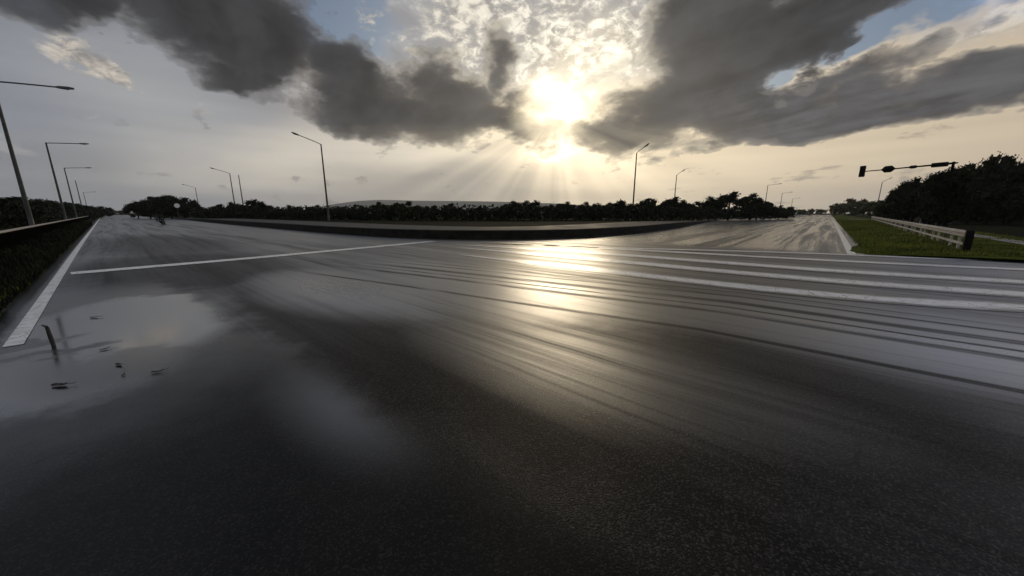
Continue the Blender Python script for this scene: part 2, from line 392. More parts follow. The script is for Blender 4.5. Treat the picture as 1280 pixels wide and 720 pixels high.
def asphalt(name, plain=False):
    m, g, i = mat(name); p = objpos(g); x, y, z = g.sep(p)
    a = x*DR.x + y*DR.y; b = x*DL.x + y*DL.y; sm = g.sm
    wob = g.noise(p, .35, 3, .55); wob2 = g.noise(p, 1.6, 4, .6)
    grain = g.noise(p, 85.0, 3, .7); fine = g.noise(p, 260.0, 2, .6)
    vor = g.n('ShaderNodeTexVoronoi', feature='F1'); g.put(vor.inputs['Vector'], p); g.put(vor.inputs['Scale'], 120.0)
    stone = S(g, vor.outputs['Distance']); stonecol = g.sep(S(g, vor.outputs['Color']))[0]
    slow = g.noise(p, .07, 2, .5)
    aw = a + (slow-.5)*.9 + (wob-.5)*.14
    st1 = g.noise(g.xyz(aw*1.0, b*.035, 0), 1.5, 5, .6)      # wheel tracks of the left-hand road
    st2 = g.noise(g.xyz(aw*4.2, b*.09, 4.0), 1.5, 4, .6)
    stR = g.noise(g.xyz(a*.03, (b+(slow-.5)*.3)*1.15, 9.0), 1.5, 5, .6)   # and of the right-hand road
    right = sm(a, 15.5, 18.5)*sm(b, 12.5, 10.0)
    streak = g.mixf(right, st1*.65+st2*.35, stR)
    # the newer, smoother strip along the left edge
    edge = g.mixf(sm(b, 0.0, 10.0, 0, 1, 'LINEAR'), 1.24, .60)
    should = sm(a + (wob2-.5)*.42 + (grain-.5)*.12, edge+.22, edge-.22)*sm(b, 11.5, 8.0)
    E = g.xyz(a + (wob2-.5)*.9, b + (wob2-.5)*1.4, 0.0)
    def bl(cx, cy, rx, ry, lo, hi): return sm(g.blob(E, cx, cy, rx, ry, 0.0), lo, hi)
    E1 = g.xyz(a + (wob-.5)*.5, b + (wob-.5)*1.0, 0.0)
    def bls(cx, cy, rx, ry, lo, hi): return sm(g.blob(E1, cx, cy, rx, ry, 0.0), lo, hi)
    pud = g.m('MAXIMUM', bl(.1, 6.8, 1.25, 2.3, .10, .34), g.m('MAXIMUM', bl(-.4, 5.2, 1.0, 1.5, .05, .6)*.6, sm(g.blob(g.xyz(a + (grain-.5)*.1, b, 0.0), toab(gp(425, 505))[0], toab(gp(425, 505))[1], .5, 1.3, 0.0), .0, 1.0)*.22))
    pud = pud*should
    dryfing = g.m('MAXIMUM', bl(-.75, 6.45, .55, .34, .1, .5), bl(-.68, 5.72, .75, .22, .1, .5))
    pud = pud*(1.0-dryfing)
    # drier, duller asphalt
    dry = g.m('MAXIMUM', g.m('MAXIMUM', bl(1.2, 13.0, 3.6, 7.5, .05, .6), bl(1.6, 24.0, 3.4, 14.0, .05, .6)*.9), bl(1.75, 4.6, 1.05, 6.0, .0, .5)*1.0)
    dc = toab(gp(940, 470)); dc2 = toab(gp(250, 345))
    dry = g.m('MAXIMUM', g.m('MAXIMUM', dry, dryfing*.7), g.m('MAXIMUM', bl(dc[0], dc[1], 1.7, 2.6, .0, .6)*.9, bl(dc2[0], dc2[1], 1.8, 3.0, .0, .5)))
    near = sm(g.vm('LENGTH', g.xyz((x-.2)*.78, y-.9, 0)) + (wob2-.5)*1.2, 4.2, 1.7)  # sheen taken off round the camera spot, put in to darken the foreground
    tracks = None                                            # dark worn wheel lines that sweep through the junction
    cc = a + g.m('MAXIMUM', b-1.0, 0.0)*.19 + (wob-.5)*.09 + (slow-.5)*.4
    for c0, w in ((6.42, .20), (6.02, .08), (5.66, .15), (6.95, .09), (4.6, .10), (7.35, .06)):
        t = sm(g.m('ABSOLUTE', cc - c0), w, w*.3)
        tracks = t if tracks is None else g.m('MAXIMUM', tracks, t)
    tracks = tracks*sm(st2, .26, .50)*sm(b, 11.0, 8.0)
    wetband = sm(a, 5.6, 7.2)*sm(b, 13.0, 17.0)              # standing water along the kerb of the island
    sh = toab(gp(425, 358)); sh2 = toab(gp(640, 365)); sh3 = toab(gp(1180, 425)); sh4 = toab(gp(560, 345))
    film = g.m('MAXIMUM', bls(sh[0], sh[1], 1.6, 3.6, .0, .7), g.m('MAXIMUM', bls(sh3[0], sh3[1], 2.1, 4.6, .0, .9), bls(sh4[0], sh4[1], 2.4, 5.0, .0, .9)*.85))
    sh5 = toab(gp(690, 435)); gold = bls(sh5[0], sh5[1], 1.35, 3.2, .0, .9)*sm(st2*.55+st1*.3+grain*.15, .33, .55)
    shine = g.m('MAXIMUM', g.m('MAXIMUM', film, gold*.9), bls(sh2[0], sh2[1], 2.9, 5.5, .0, .7))
    film = film*sm(st2*.6+st1*.4, .28, .52)*(1.0-tracks)
    wet = g.m('MAXIMUM', sm(streak, g.mixf(right, .30, .38), g.mixf(right, .60, .58)), shine*.9*sm(st2, .2, .5))
    wet = wet*(1.0-dry*.85)*(1.0-tracks*.8)
    wet = g.m('MAXIMUM', wet, wetband*.85)
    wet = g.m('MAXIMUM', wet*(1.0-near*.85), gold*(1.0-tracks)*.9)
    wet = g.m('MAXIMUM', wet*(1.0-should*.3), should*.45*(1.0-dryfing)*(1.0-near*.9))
    wet = g.m('MAXIMUM', wet, pud)
    outer = sm(a + (wob2-.5)*.1, -.97, -1.05)
    wet = wet*(1.0-outer)
    col = g.mix(sm(grain*.5+stonecol*.5, .3, .75), (.003, .003, .0032, 1), (.012, .0118, .0115, 1))
    col = g.mix(should*.8, col, g.mix(sm(wob2, .3, .7), (.009, .0093, .0093, 1), (.015, .015, .0147, 1)))
    col = g.mix(dry*.5, col, (.019, .0155, .014, 1))
    col = g.mix(sm(fine*.4+stonecol*.6, .60, .82)*(1.0-should*.6)*.75, col, (.070, .067, .063, 1))
    wv = g.vm('ADD', p, g.vm('SCALE', g.vm('SUBTRACT', g.noise(p, 2.2, 3, .65, color=True), (.5, .5, .5)), scale=.55))
    def cracks(sc, w, lo):
        v = g.n('ShaderNodeTexVoronoi', feature='DISTANCE_TO_EDGE'); g.put(v.inputs['Vector'], wv); g.put(v.inputs['Scale'], sc)
        return sm(S(g, v.outputs['Distance']), w, w*.3)*sm(g.noise(p, .45, 3, .6), lo, lo+.12)
    crack = g.m('MAXIMUM', cracks(.42, .006, .50), cracks(1.5, .012, .62))
    seam = sm(g.m('ABSOLUTE', a + (wob2-.5)*.06 - 3.55), .022, .008)*sm(wob2, .45, .6)*.7
    crack = g.m('MAXIMUM', crack, seam)
    oil = sm(g.noise(g.xyz(a*1.0, b*.7, 2.0), .9, 4, .6), .62, .74)*.6
    col = g.mix(crack, col, (.002, .002, .002, 1)); col = g.mix(oil, col, (.004, .004, .0042, 1))
    g.put(i['Base Color'], col)
    rough = g.mixf(wet, g.mixf(right, .52, .36), g.mixf(right, .36, .20)) + (wob2-.5)*.08
    rough = g.mixf(film, rough, .27)
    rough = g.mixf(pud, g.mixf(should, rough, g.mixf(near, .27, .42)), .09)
    g.put(i['Roughness'], rough)
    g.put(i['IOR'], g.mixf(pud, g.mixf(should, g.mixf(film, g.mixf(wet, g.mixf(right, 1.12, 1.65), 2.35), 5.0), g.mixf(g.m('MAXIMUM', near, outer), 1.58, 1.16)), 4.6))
    h = stone*-.6 + grain*.6 + fine*.25
    far = sm(g.vm('LENGTH', g.xyz(x, y, 0)), 2.0, 16.0)
    bs = g.mixf(should, .50, .20)*(1.0-pud*.97)*g.mixf(wet, 1.0, .55)*(1.0-far*.6)
    g.put(i['Normal'], bump(g, h, bs, .006))
    return m
M['asphalt'] = asphalt('wet_asphalt')
def paint(name, wear, tint, soft):
    m, g, i = mat(name); p = objpos(g); x, y, z = g.sep(p)
    a = x*DR.x + y*DR.y; b = x*DL.x + y*DL.y
    n = g.noise(p, 2.5, 6, .65); n2 = g.noise(p, 45.0, 4, .7); n3 = g.noise(p, 11.0, 5, .7); s1 = g.noise(g.xyz(a*6.0, b*.5, 0), 1.5, 5, .65)
    u = g.sep(S(g, g.n('ShaderNodeTexCoord').outputs['UV']))[0]
    e = g.m('ABSOLUTE', u-.5)*2.0
    s2 = g.noise(g.xyz(a*9.0, b*.16, 7.0), 1.5, 4, .6)
    k = g.sm(n*.2+n2*.15+n3*.15+s1*.2+s2*.3 - g.sm(e, 1.0-soft, 1.0)*.24, wear-.09, wear+.09)
    vor = g.n('ShaderNodeTexVoronoi', feature='DISTANCE_TO_EDGE'); g.put(vor.inputs['Vector'], g.vm('ADD', p, g.vm('SCALE', g.noise(p, 3.0, 3, .6, color=True), scale=.25))); g.put(vor.inputs['Scale'], 3.2)
    k = k*g.sm(S(g, vor.outputs['Distance']), .006, .018)
    dirt = g.sm(n3*.6+n*.4, .42, .66)
    g.put(i['Base Color'], g.mix(k, (.016, .016, .0158, 1), g.mix(dirt, C4(tint), C4([q*.62 for q in tint]))))
    g.put(i['Roughness'], g.mixf(k, .32, .30)); g.put(i['IOR'], g.mixf(k, 1.6, 2.1))
    g.put(i['Normal'], bump(g, n2 + k*.4, .35, .004)); return m
M['paint'] = paint('road_paint', .37, (.80, .80, .78), .12)
M['worn'] = paint('worn_road_paint', .37, (.74, .75, .78), .95)
def footmat():
    m, g, i = mat('damp_paving'); p = objpos(g)
    n = g.noise(p, .6, 6, .6); n2 = g.noise(p, 30, 4, .7)
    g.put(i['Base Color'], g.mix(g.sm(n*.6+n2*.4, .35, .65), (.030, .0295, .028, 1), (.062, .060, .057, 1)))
    g.put(i['Roughness'], g.sm(n, .3, .7, .65, .85)); i['Specular IOR Level'].default_value = .2; g.put(i['Normal'], bump(g, n2, .5, .006)); return m
M['paving'] = footmat()

# ------------------------------------------------------------------ ground, roads, markings
def grid_ground():
    m = MB(); rs = [0, 6, 12, 20, 30, 45, 70, 110, 180, 300, 500, 900, 1600, 2800, 6000]; n = 64; vs = [(0, 0, -.09)]
    for r in rs[1:]:
        for k in range(n):
            t = 2*math.pi*k/n; vs.append((r*math.cos(t), r*math.sin(t), -.09))
    fs = [(0, 1+k, 1+(k+1) % n) for k in range(n)]
    for i in range(len(rs)-2):
        o = 1+i*n; fs += [(o+k, o+n+k, o+n+(k+1) % n, o+(k+1) % n) for k in range(n)]
    m.add(vs, fs); o = m.build('ground', M['ground']); o['kind'] = 'structure'
grid_ground()
# the corner island: its kerb line read from (a, b) positions on the ground
ISL = [(11.3, 140), (11.2, 100), (10.6, 79), (10.3, 51), (10.35, 35), (10.5, 24.5), (11.2, 18.7), (12.5, 15.3), (14.6, 12.9), (18, 11.0), (23, 10.3), (30, 10.4), (40, 11.3), (61, 14.0), (113, 19.5), (170, 24)]
isl = smooth_line([AB(a, b) for a, b in ISL], 6)
road_pts = [AB(-1.35, -70), AB(-1.35, 420), AB(11.4, 420)] + isl + [AB(420, 25), AB(420, -1.25), AB(60, -1.25), AB(17.2, -1.25), AB(17.55, -2.6), AB(18.5, -4.9), AB(20.5, -12), AB(22.5, -70)]
sheet('road', road_pts, M['asphalt'])
# paint
def line_ab(name, ab, w, m, z=.005, n=10):
    return band(name, smooth_line([AB(a, b, z) for a, b in ab], n), w, m)
line_ab('edge_line', [(-.87, 6.4), (-.9, 14), (-.93, 60), (-.9, 400)], .145, M['paint'])
line_ab('stop_line', [(-.74, 13.28), (2.6, 13.55), (6.6, 14.15), (10.9, 14.9)], .58, M['paint'], .009)
line_ab('edge_line', [(16.55, -.78), (36, -.8), (100, -.7), (400, -.6)], .24, M['paint'])
ST = [([(11.2, 13.3), (13.4, 7.2), (16.75, -.9), (17.0, -2.2), (17.9, -4.7), (19.4, -11)], .62),
      ([(11.0, 13.6), (12.77, 8.5), (14.74, -2.1), (15.2, -3.75), (16.2, -11)], .72),
      ([(10.4, 12.6), (11.38, 7.6), (12.07, -1.75), (12.4, -3.1), (13.2, -10)], .95),
      ([(9.5, 11.4), (9.86, 6.5), (10.21, -1.5), (10.5, -2.7), (11.2, -9)], .92),
      ([(7.9, 9.4), (8.01, 5.3), (8.51, -1.3), (8.96, -2.3), (9.6, -8)], .82)]
for ab, w in ST: line_ab('lane_marking', ab, [w*(.12+.88*min(1, k/8)) for k in range(10*(len(ab)-1)+1)], M['worn'], .006)
for b in (4.6,):
    for a0 in range(24, 300, 14): line_ab('lane_marking', [(a0, b), (a0+6, b)], .16, M['worn'], .006, 2)
# island: retaining wall with paving and turf on top
def island():
    N = len(isl)
    def hh(i):
        a, b = toab(isl[i]); return max(.03, .48*min(1, max(0, (75-a)/36), max(0, (135-b)/55)))
    def inset(w):
        out = []
        for i, p in enumerate(isl):
            t = isl[min(i+1, N-1)]-isl[max(i-1, 0)]; t.normalize(); nr = Vector((-t.y, t.x, 0)); 
            if nr.dot(AB(30, 40)-p) < 0: nr = -nr
            out.append(p+nr*w)
        return out
    rim, back, turf0 = inset(0), inset(.32), inset(5.6)
    w = MB(); h = [hh(i) for i in range(N)]; vs = []
    for i in range(N):
        p, q = rim[i], back[i]; 
        vs += [(p.x, p.y, -.12), (p.x, p.y, h[i]), (q.x, q.y, h[i]+.015), (q.x, q.y, -.12)]
    fs = []
    for i in range(N-1):
        k = 4*i; fs += [(k+j, k+j+1, k+5+j, k+4+j) for j in range(3)]
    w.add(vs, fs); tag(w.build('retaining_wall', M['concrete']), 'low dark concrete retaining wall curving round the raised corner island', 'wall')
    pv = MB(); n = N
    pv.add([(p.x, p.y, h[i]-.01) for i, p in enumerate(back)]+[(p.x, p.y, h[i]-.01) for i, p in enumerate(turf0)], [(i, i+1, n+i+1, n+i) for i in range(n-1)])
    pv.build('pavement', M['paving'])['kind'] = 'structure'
    far = [AB(max(a, 16.4), max(b, 15.6)) for a, b in [toab(p) for p in turf0]]
    tm = MB(); deep = [p+(AB(260, 260)-p)*.5 for p in turf0]
    tm.add([(p.x, p.y, h[i]-.03) for i, p in enumerate(turf0)]+[(p.x, p.y, .3) for p in deep], [(i, i+1, n+i+1, n+i) for i in range(n-1)])
    tm.build('turf', M['ground'])['kind'] = 'structure'
    return turf0, h
TURF, TH_ = island()

# verges: gently raised turf beside both roads
def verge(name, rim, inner, z1, m):
    mb = MB(); n = len(rim); cols = 8; vs = []
    for i in range(n):
        for k in range(cols+1):
            t = k/cols; p = rim[i].lerp(inner[i], t); vs.append((p.x, p.y, -.02+.05*min(1, t*8)+z1*math.sin(min(1, t*1.6)*math.pi/2)+random.uniform(-.012, .012)*(k > 0)))
    c = cols+1
    mb.add(vs, [(i*c+k, i*c+k+1, (i+1)*c+k+1, (i+1)*c+k) for i in range(n-1) for k in range(cols)])
    o = mb.build(name, m, smooth=True); o['kind'] = 'structure'; return o
vr = smooth_line([AB(400, -1.25), AB(200, -1.25), AB(90, -1.25), AB(45, -1.25), AB(25, -1.25), AB(17.3, -1.3), AB(17.6, -2.6), AB(18.5, -4.9), AB(20.5, -12), AB(22.5, -40)], 6)
vi = [p + (AB(90, -26)-p).normalized()*0 + Vector((0, 0, 0)) for p in vr]
vi = []
for p in vr:
    a, b = toab(p)
    vi.append(AB(a, -8.0) if a > 17.25 and b > -2 else AB(min(60, a+3.5*(-b)), -8.0-(-b-1.3)*1.4))
verge('right_verge', vr, vi, .05, M['verge'])
lr = [AB(-1.25, b) for b in (-40, -10, 0, 4, 8, 12, 18, 26, 40, 60, 90, 140, 220, 400)]
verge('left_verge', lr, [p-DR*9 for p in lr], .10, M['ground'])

# grass blades (uncountable)
def blades(name, spots, m, hmin, hmax, w):
    mb = MB()
    for (p, s) in spots:
        q = pnoise.noise(p*.55)+.5*pnoise.noise(p*1.7)
        if random.random() < -.2-q*.9: continue
        s = s*(1.0+.45*max(-.8, min(1, q)))
        h = random.uniform(hmin, hmax)*s; t = random.uniform(0, 6.28); lean = random.uniform(.1, .6)*h
        u = Vector((math.cos(t), math.sin(t), 0))*w*.5*s; l = Vector((math.cos(t+1.3), math.sin(t+1.3), 0))*lean
        mb.add([p-u, p+u, p+u*.6+l*.4+Vector((0, 0, h*.6)), p+l+Vector((0, 0, h))], [(0, 1, 2), (0, 2, 3)])
    o = mb.build(name, m); o['kind'] = 'stuff'; return o
spots = []
for _ in range(42000):
    a = 17.4+(random.random()**1.9)*75; b = -1.15-random.random()*7
    if a < 17.55+max(0, (-b-2.4))*.42+random.uniform(0, .1): continue
    spots.append((AB(a, b, .03), 1.0+a*.010))
for _ in range(9000):
    t = random.random(); b = -2.0-t*12; a = 17.5+max(0, -b-2.4)*.40+random.random()**2*7
    spots.append((AB(a, b, .03), 1.0))
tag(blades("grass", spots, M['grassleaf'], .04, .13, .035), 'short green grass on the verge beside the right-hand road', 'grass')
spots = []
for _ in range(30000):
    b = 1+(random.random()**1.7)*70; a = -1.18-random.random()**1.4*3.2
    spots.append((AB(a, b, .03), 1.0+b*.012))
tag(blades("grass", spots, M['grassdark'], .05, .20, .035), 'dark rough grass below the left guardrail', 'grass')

spots = []
for _ in range(5200):
    b = 4+(random.random()**1.5)*36; a = -1.30+random.gauss(0, .05)
    spots.append((AB(a, b, .02), 1.0))
tag(blades('grass', spots, M['grassleaf'], .03, .09, .03), 'thin strip of greener grass beside the white edge line', 'grass')

# ------------------------------------------------------------------ guardrails
def wbeam(pts, z0, prof, thick=.012):
    """a corrugated beam swept along pts; prof = (offset, height) pairs, front side to the left of the run"""
    vs = []; n = len(prof)
    for i, p in enumerate(pts):
        t = pts[min(i+1, len(pts)-1)]-pts[max(i-1, 0)]; t.z = 0; t.normalize(); nr = Vector((-t.y, t.x, 0))
        for o, h in prof: vs.append(p+nr*o+Vector((0, 0, z0+h)))
        for o, h in reversed(prof): vs.append(p+nr*(o-thick)+Vector((0, 0, z0+h)))
    q = 2*n; fs = [(i*q+k, i*q+(k+1) % q, (i+1)*q+(k+1) % q, (i+1)*q+k) for i in range(len(pts)-1) for k in range(q)]
    fs += [tuple(range(q)), tuple((len(pts)-1)*q+k for k in range(q-1, -1, -1))]
    return MB().add(vs, fs)
WP = [(o, h*.78) for o, h in [(0, 0), (.02, .02), (.075, .055), (.075, .10), (.01, .14), (.01, .17), (.075, .21), (.075, .26), (.02, .295), (0, .315)]]
def right_guardrail():
    root = empty('guardrail', AB(19.9, -3.75)); o0 = root.location.copy()
    tag(root, 'pale galvanised guardrail on the grass beside the right-hand road', 'guardrail')
    pts = [AB(a, -3.75-(a-19.9)*.034)-o0 for a in [19.9+k*1.5 for k in range(56)]]
    wbeam(pts, .545, WP).build('beam', M['rail'], root)
    low = wbeam(pts, .27, [(0, 0), (.04, .02), (.04, .075), (0, .095)]); low.build('lower_beam', M['rail'], root)
    for k in range(0, 56):
        p = pts[k]-(DL*0.06); MB().box((p.x, p.y, .37), (.07, .07, .84), Matrix.Rotation(TH*-1, 3, 'Z')).build('post', M['rail'] if k % 3 else M['steel'], root)
    e = pts[0]; mb = MB(); mt = Matrix.Rotation(-TH, 3, 'Z')
    c = e-DR*.16; vs = []
    for s in (-.09, .09):
        for (f, h) in ((.06, .0), (-.08, .0), (-.11, .12), (-.11, .62), (-.08, .78), (.0, .83), (.06, .83)):
            q = c+DR*f+DL*s; vs.append((q.x, q.y, h))
    n = 7; mb.add(vs, [tuple(range(n-1, -1, -1)), tuple(range(n, 2*n))]+[(k, (k+1) % n, n+(k+1) % n, n+k) for k in range(n)])
    mb.build('end_terminal', M['black'], root)
right_guardrail()
def left_guardrail():
    root = empty('guardrail', AB(-2.55, 6)); o0 = root.location.copy()
    tag(root, 'long guardrail with pale top rail in front of the left-hand lamps', 'guardrail')
    bs = [6+k*2.0 for k in range(100)]
    pts = [AB(-2.55, b)-o0 for b in bs]
    L = MB(); cap = [(-.05, .015), (.07, .015), (.07, .055), (-.05, .07)]
    vs = [];
    for p in pts:
        for o, h in cap: q = p+DR*o; vs.append((q.x, q.y, .70+h))
    fs = [(i*4+k, i*4+(k+1) % 4, (i+1)*4+(k+1) % 4, (i+1)*4+k) for i in range(len(pts)-1) for k in range(4)]+[(0, 1, 2, 3), (len(vs)-1, len(vs)-2, len(vs)-3, len(vs)-4)]
    L.add(vs, fs).build('top_rail', M['railcap'], root)
    m = MB(); vs = []
    for p in pts:
        for o, h in ((-.02, -.1), (.02, -.1), (.02, .66), (-.02, .66)): q = p+DR*o; vs.append((q.x, q.y, h))
    m.add(vs, fs).build('shade_panel', M['railshade'], root)  # solid black sheet added where only shade lies below the rail
    for k in range(0, 100, 2):
        p = pts[k]-DR*.09; MB().box((p.x, p.y, .35), (.10, .10, .70), Matrix.Rotation(-TH, 3, 'Z')).build('post', M['black'], root)
left_guardrail()

# ------------------------------------------------------------------ street lamps
def make_lamp(arm_len, rise, arm=True):
    root = empty('street_lamp', (0, 0, 0)); H = 9.6
    MB().tube([(0, 0, -.1), (0, 0, .25)], [.15, .15], 10).build('base_plate', M['steel'], root)
    MB().tube([(0, 0, 0), (0, 0, 1.2), (0, 0, H-.35)] + [(0.0, 0, H-.1)], [.13, .12, .075, .07], 10).build('pole', M['steel'], root, True)
    if arm:
        n = 8; pts = [(arm_len*t, 0, H-.16+rise*(t**.85)) for t in [k/n for k in range(n+1)]]
        MB().tube(pts, .045, 8).build('arm', M['steel'], root, True)
        e = Vector(pts[-1]); t = (e-Vector(pts[-2])).normalized(); mb = MB(); vs = []
        for (s, w, h0, h1) in ((-.10, .05, -.04, .05), (.05, .13, -.06, .08), (.45, .15, -.06, .09), (.72, .09, -.03, .05)):
            c = e+t*s
            vs += [(c.x, -w, c.z+h0), (c.x, w, c.z+h0), (c.x, w*.6, c.z+h1), (c.x, -w*.6, c.z+h1)]
        fs = [(0, 1, 2, 3), (15, 14, 13, 12)]+[(i*4+k, (i+1)*4+k, (i+1)*4+(k+1) % 4, i*4+(k+1) % 4) for i in range(3) for k in range(4)]
        hd = mb.add(vs, fs).build('lamp_head', M['lamp'], root)
        MB().box((e.x+t.x*.28, 0, e.z+t.z*.28-.07), (.36, .2, .03)).build('lens', M['glass'], hd)
    return root
LAMP_A = make_lamp(2.6, .28); LAMP_B = make_lamp(2.5, .75); LAMP_C = make_lamp(1.1, .75); LAMP_D = make_lamp(0, 0, False)
used = set()
def place_lamp(proto, topx, topy, az, label, H=9.6, base=0.0, sc=1.0, group=None):
    v = ray(topx, topy); t = (H*sc+base-CAMH)/v.z
    o = proto if proto.name not in used else copy_tree(proto)
    used.add(o.name)
    o.location = (v.x*t, v.y*t, base); o.rotation_euler = (0, 0, az); o.scale = (sc, sc, sc)
    tag(o, label, 'street lamp', group or 'street lamps along the roads'); return o.location.copy()
AR, ALL_, ARR = math.atan2(DR.y, DR.x), math.atan2(-DR.y, -DR.x), math.atan2(-DL.y, -DL.x)
GL, GI, GR = 'lamps behind the left guardrail', 'lamps on the raised island by the left road', 'lamps along the right-hand road'
place_lamp(LAMP_A, -11, 98, AR, 'nearest lamp behind the left guardrail, its head high at the photo edge', group=GL)
place_lamp(LAMP_A, 57, 177, AR, 'second lamp behind the left guardrail with level arm over the road', group=GL)
place_lamp(LAMP_A, 80, 209, AR, 'third lamp behind the left guardrail, shorter in view, arm over the road', group=GL)
place_lamp(LAMP_D, 94, 225, AR, 'bare lamp pole without visible arm behind the left guardrail', group=GL)
place_lamp(LAMP_A, 104, 240, AR, 'farthest tiny lamp behind the left guardrail', group=GL)
place_lamp(LAMP_B, 401, 179, ALL_, 'tall lamp with raised arm to the left, standing on the island bend', base=.4, group=GI)
place_lamp(LAMP_B, 287, 216, ALL_, 'middle distant lamp with left arm, just left of the bare pole', base=.3, group=GI)
place_lamp(LAMP_B, 244, 234, ALL_, 'farthest island lamp with left arm above the big round trees', base=.1, group=GI)
place_lamp(LAMP_D, 298, 218, ALL_, 'bare grey pole on the island beside the middle distant lamp', base=.4, sc=.85, group=GI)
place_lamp(LAMP_C, 796, 190, ARR, 'tall lamp right of the sun with short bent arm to the right', base=.4, group=GR)
place_lamp(LAMP_C, 846, 218, ARR, 'lamp with short bent arm, second to the right of the sun', base=.4, group=GR)
place_lamp(LAMP_A, 960, 231, ARR, 'far lamp with long arm at the side of the right-hand road', base=.1, group=GR)
place_lamp(LAMP_A, 978, 241, ARR, 'farther small lamp with arm on the right-hand road', group=GR)
place_lamp(LAMP_A, 991, 248, ARR, 'farthest tiny lamp near the end of the right-hand road', group=GR)
place_lamp(LAMP_C, 1103, 227, ARR, 'lamp standing before the dark wood behind the right guardrail', group=GR)

# ------------------------------------------------------------------ traffic signal on its mast
def traffic_signal():
    v = ray(1192, 204); t = (6.3-CAMH)/v.z; base = Vector((v.x*t, v.y*t, 0)); root = empty('traffic_signal', base)
    tag(root, 'dark mast with a long arm of traffic signals reaching over the right verge', 'traffic signal')
    v2 = ray(1078, 214); t2 = (6.3-CAMH)/v2.z; end = Vector((v2.x*t2, v2.y*t2, 6.25))-base; d = end.copy(); d.z = 0; L = d.length; d.normalize()
    side = Vector((-d.y, d.x, 0)); az = math.atan2(d.y, d.x); Rz = Matrix.Rotation(az, 3, 'Z')
    MB().tube([(0, 0, -.1), (0, 0, 3), (0, 0, 6.45)], [.15, .13, .10], 10).build('mast', M['black'], root, True)
    MB().tube([Vector((0, 0, 6.3))-d*.3, Vector((0, 0, 6.3)), d*(L*.5)+Vector((0, 0, 6.27)), end], [.06, .10, .07, .05], 8).build('arm', M['black'], root, True)
    def head(at, vertical, name='signal_head'):
        c = d*(L*at)+Vector((0, 0, 6.27)); size = (.42, .34, 1.25) if vertical else (1.1, .34, .42); mb = MB()
        mb.box(c, size, Rz); h = mb.build(name, M['black'], root)
        for k in (-1, 0, 1):
            q = c+(Vector((0, 0, .38*k)) if vertical else d*(.34*k))-side*.17
            MB().tube([q+side*.02, q-side*.05], [.13, .13], 12).build('lens', M['glass'], h)
            MB().tube([q, q-side*.18+Vector((0, 0, -.02))], [.155, .15], 12, cap=False).build('visor', M['black'], h)
    head(1.0, True); head(.13, False)
    c = d*(L*.68)+Vector((0, 0, 6.28))
    mb = MB().tube([c-d*.55, c-d*.28, c+d*.28, c+d*.55], [.10, .36, .36, .10], 8); mb.build('sensor_housing', M['black'], root)
    c = d*(L*.40)+Vector((0, 0, 6.28)); MB().tube([c-d*.32, c-d*.2, c+d*.2, c+d*.32], [.08, .16, .16, .08], 8).build('cable_box', M['black'], root)
traffic_signal()

# ------------------------------------------------------------------ low wall and path on the far right
def back_wall():
    p0, p1, p2 = gp(1150, 279), gp(1225, 279.5), gp(1340, 282)
    m = MB(); pts = smooth_line([p0, p1, p2], 8); vs = []
    for p in pts: vs += [(p.x, p.y, -.1), (p.x, p.y, .48), (p.x+.1, p.y+.25, .49), (p.x+.1, p.y+.25, -.1)]
    m.add(vs, [(i*4+k, i*4+k+1, i*4+5+k, i*4+4+k) for i in range(len(pts)-1) for k in range(3)]+[(0, 1, 2, 3)])
    tag(m.build('low_wall', M['palecon']), 'low grey wall in front of the dark wood on the right', 'wall')
back_wall()
band('path', smooth_line([gp(1060, 273.5, .12), gp(1110, 277, .12), gp(1170, 285, .12), gp(1215, 293.5, .12), gp(1280, 303.5, .12), gp(1400, 322, .12)], 8), .8, M['palecon'])

# ------------------------------------------------------------------ trees
def crown_mesh(name, seed, w, h, z0, nclump, nleaf, leaf, m, shape=1.0):
    rnd = random.Random(seed); mb = MB(); cl = []
    for _ in range(nclump):
        while True:
            x, y, z = rnd.uniform(-1, 1), rnd.uniform(-1, 1), rnd.uniform(-1, 1)
            if x*x+y*y+z*z <= 1: break
        k = 1-.35*shape*max(0, z); cl.append((x*w*.5*k, y*w*.5*k, z0+h*(.5+.46*z), rnd.uniform(.14, .26)*min(w, h)))
    for _ in range(nleaf):
        cx, cy, cz, r = rnd.choice(cl)
        q = Vector((rnd.gauss(0, 1), rnd.gauss(0, 1), rnd.gauss(0, 1))); q.normalize(); q *= r*rnd.random()**.4
        p = Vector((cx, cy, cz))+Vector((q.x, q.y, q.z*.8))
        n = Vector((rnd.gauss(0, 1), rnd.gauss(0, 1), rnd.gauss(0, 1)+.4)).normalized(); u = n.orthogonal().normalized(); v = n.cross(u)
        t = rnd.uniform(0, 6.28); u, v = u*math.cos(t)+v*math.sin(t), v*math.cos(t)-u*math.sin(t)
        s = leaf*rnd.uniform(.6, 1.3)
        mb.add([p-u*s*.5, p+v*s*.28, p+u*s*.5, p-v*s*.28], [(0, 1, 2, 3)])
    # a dense heart so that the sky shows only near the rim
    for (cx, cy, cz, r) in cl:
        for _ in range(9):
            p = Vector((cx+rnd.uniform(-.3, .3)*r, cy+rnd.uniform(-.3, .3)*r, cz+rnd.uniform(-.3, .3)*r))
            n = Vector((rnd.gauss(0, 1), rnd.gauss(0, 1), rnd.gauss(0, 1))).normalized(); u = n.orthogonal().normalized(); v = n.cross(u); s = r*.55
            mb.add([p-u*s, p-v*s*.7, p+u*s*.8, p+v*s], [(0, 1, 2, 3)])
    return mb.mesh(name, m), cl
